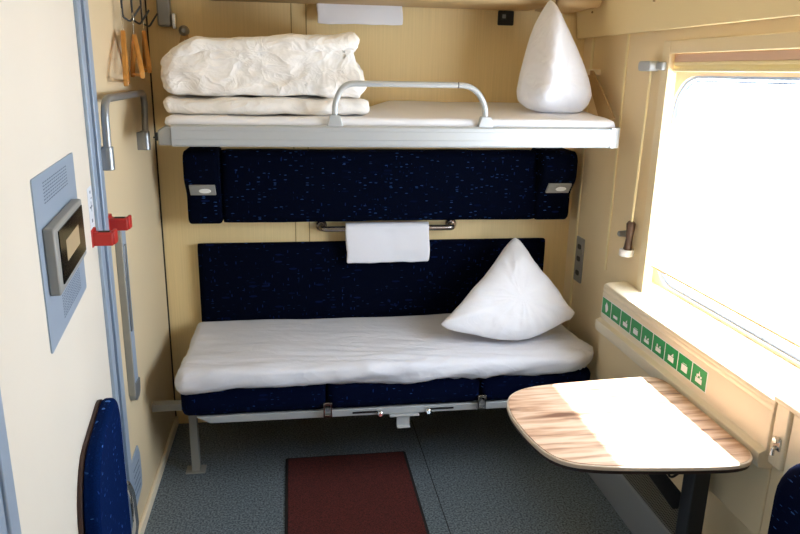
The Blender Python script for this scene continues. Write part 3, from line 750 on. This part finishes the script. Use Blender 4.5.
# pictogram strip
pg = thing('pictogram_strip', 'green sticker strip with nine white pictograms along the casing front', 'sticker', (1.8775, -1.05, .79))
y_ = -.664; LW = (1.441-.664)/9
XS = 1.8774
def yz(b, pts, a=XS-.0015, c=XS-.001): b.prism(pts, YZ, a, c)
b = MB(); yz(b, [(-.662, .760), (-1.443, .760), (-1.443, .832), (-.662, .832)], XS-.0006, XS+.0003); b.build('strip_backing', WHITEP, pg, smooth=False)
for k in range(9):
    ya = -.664-k*LW-.003; yb = ya-LW+.006; ym = (ya+yb)/2; 
    b = MB(); yz(b, [(ya, .763), (yb, .763), (yb, .829), (ya, .829)], XS-.0012, XS-.0006)
    o = b.build('pictogram', GREEN, pg, smooth=False)
    b = MB()
    if k == 0:
        yz(b, [(ym-.004, .775), (ym+.004, .775), (ym+.012, .80), (ym+.002, .818), (ym-.012, .806), (ym-.016, .79)])
    else:
        h = .008 + .003*(k % 4) + .001*k
        yz(b, [(ym-.018, .776), (ym+.018, .776), (ym+.018, .776+h), (ym-.018, .776+h)])
        if k in (4, 5, 8): yz(b, [(ym-.014, .778+h), (ym-.004, .778+h), (ym-.008, .786+h), (ym-.016, .786+h)]); yz(b, [(ym+.014, .778+h), (ym+.004, .778+h), (ym+.006, .788+h), (ym+.013, .788+h)])
        if k in (2, 6): yz(b, [(ym-.014, .778+h), (ym+.0, .778+h), (ym-.012, .79+h)])
        if k == 8: yz(b, [(ym-.006, .80), (ym+.006, .80), (ym+.0, .817)])
        if k in (3, 7): yz(b, [(ym-.012, .779+h), (ym+.012, .779+h), (ym+.012, .781+h), (ym-.012, .781+h)])
    b.build('symbol', WHITEP, o, smooth=False)
# panel next to the casing with its catch
ap = thing('access_panel', 'cream access panel with a small metal catch at the near end of the casing', 'access panel', (1.93, -1.9, .6))
b = MB(); b.box(1.884, XR-.0005, -1.80, YB0-.0005, .70, .886); b.build('side_panel', CREAMP, ap, bevel=.006)
MB().box(1.902, XR-.0005, -1.80, YB0-.0005, .21, .699).build('lower_side', W_RIGHT, ap, bevel=.004)
b = MB(); b.box(1.893, XR-.0005, -2.60, -1.801, .21, .886); b.build('panel_face', CREAMP, ap, bevel=.004)
b = MB(); b.box(1.87, XR-.0005, -2.60, YB0-.0006, .8865, .905); b.build('top_ledge', CREAMP, ap, bevel=.006)
b = MB(); b.box(1.878, 1.884, -1.79, -1.765, .755, .79); b.tube([(1.884, -1.778, .785), (1.868, -1.778, .785)], .009, 10); b.tube([(1.884, -1.778, .765), (1.870, -1.778, .758), (1.866, -1.782, .742)], .006, 8)
b.build('catch', CHROME, ap, bevel=.001)
# radiator
ra = thing('radiator_casing', 'dark grey radiator casing with perforated top along the floor below the table', 'radiator', (1.92, -1.4, 0))
b = MB(); b.prism([(1.884, 0), (1.872, .175), (1.878, .185), (XR-.001, .185), (XR-.001, 0)], XZ, -2.5, -.63); b.build('casing_front', RADG, ra, bevel=.003)
b = MB(); b.prism([(1.882, .187), (XR-.002, .187), (XR-.002, .205), (1.885, .192)], XZ, -2.45, -.66); b.build('top_grille', GRILLE, ra, smooth=False)
# table
tb = thing('table', 'wood-look folding table with rounded corners under the window', 'table', (1.56, -1.5, 0))
TO = [(1.262, -1.338), (1.295, -1.288), (1.355, -1.252), (1.44, -1.236), (1.557, -1.225), (1.759, -1.214), (1.820, -1.214), (1.850, -1.245), (1.853, -1.30), (1.853, -1.502), (1.853, -1.674), (1.851, -1.728), (1.825, -1.768), (1.776, -1.783), (1.70, -1.781), (1.585, -1.771), (1.47, -1.757), (1.393, -1.744), (1.321, -1.721), (1.278, -1.674), (1.256, -1.588), (1.245, -1.48), (1.247, -1.40)]
def smooth_out(pts, k=2):
    for _ in range(k):
        out = []
        for i in range(len(pts)):
            a, c = Vector(pts[i]), Vector(pts[(i+1) % len(pts)]); out += [a*.75+c*.25, a*.25+c*.75]
        pts = out
    return [tuple(p) for p in pts]
TO2 = smooth_out(TO); cen = Vector((1.56, -1.5))
def scl(pts, d): return [tuple(Vector(p)+(cen-Vector(p)).normalized()*d) for p in pts]
MB().prism(scl(TO2, .006), XY, .704, .7205).build('table_top', WOODT, tb)
MB().prism(TO2, XY, .706, .7185).build('edge_band', mat('pale_edge_band', (214, 196, 176), .4), tb, bevel=.002)
MB().prism(scl(TO2, .004), XY, .694, .706).build('underside', mat('dark_brown_edge', (44, 28, 24), .5), tb, bevel=.002)
b = MB(); b.box(1.812, 1.868, -1.545, -1.485, .0, .693); b.build('leg', DGREY, tb, bevel=.004)
b = MB(); b.prism([(1.56, .69), (1.60, .69), (1.83, .42), (1.82, .37), (1.80, .37)], XZ, -1.475, -1.455); b.build('brace', DGREY, tb, bevel=.002)
b = MB(); b.box(1.35, 1.86, -1.55, -1.45, .680, .694); b.build('support_plate', DGREY, tb, bevel=.002)
b = MB(); b.tube(bez([((1.745, -1.5, .685), 0), ((1.735, -1.5, .56), .03), ((1.76, -1.5, .50), .02), ((1.80, -1.5, .53), 0)]), .004, 8); b.build('release_cable', BLACK, tb)
# folded seat at right edge
fr = thing('folding_chair', 'dark navy seat edge in the lower right corner in front of the cream panel', 'folding seat', (1.85, -2.1, .3))
def yzx(p, q, d): return (d, p, q)
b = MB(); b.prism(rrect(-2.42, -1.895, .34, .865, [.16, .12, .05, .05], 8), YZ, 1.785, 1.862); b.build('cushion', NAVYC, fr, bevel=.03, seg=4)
b = MB(); b.prism(rrect(-2.40, -1.92, .36, .84, [.15, .11, .05, .05], 8), YZ, 1.862, 1.8915); b.build('back_board', DGREY, fr)

# floor mat
fm = thing('floor_mat', 'dark red carpet mat with black rubber border on the grey floor', 'mat', (.82, -.9, 0))
MB().prism(rrect(.545, 1.098, -1.62, -.40, .012), XY, 0.0, .006).build('rubber_border', MATE, fm, bevel=.001)
MB().prism(rrect(.557, 1.086, -1.608, -.412, .006), XY, .006, .010).build('pile', MATR, fm, bevel=.001)
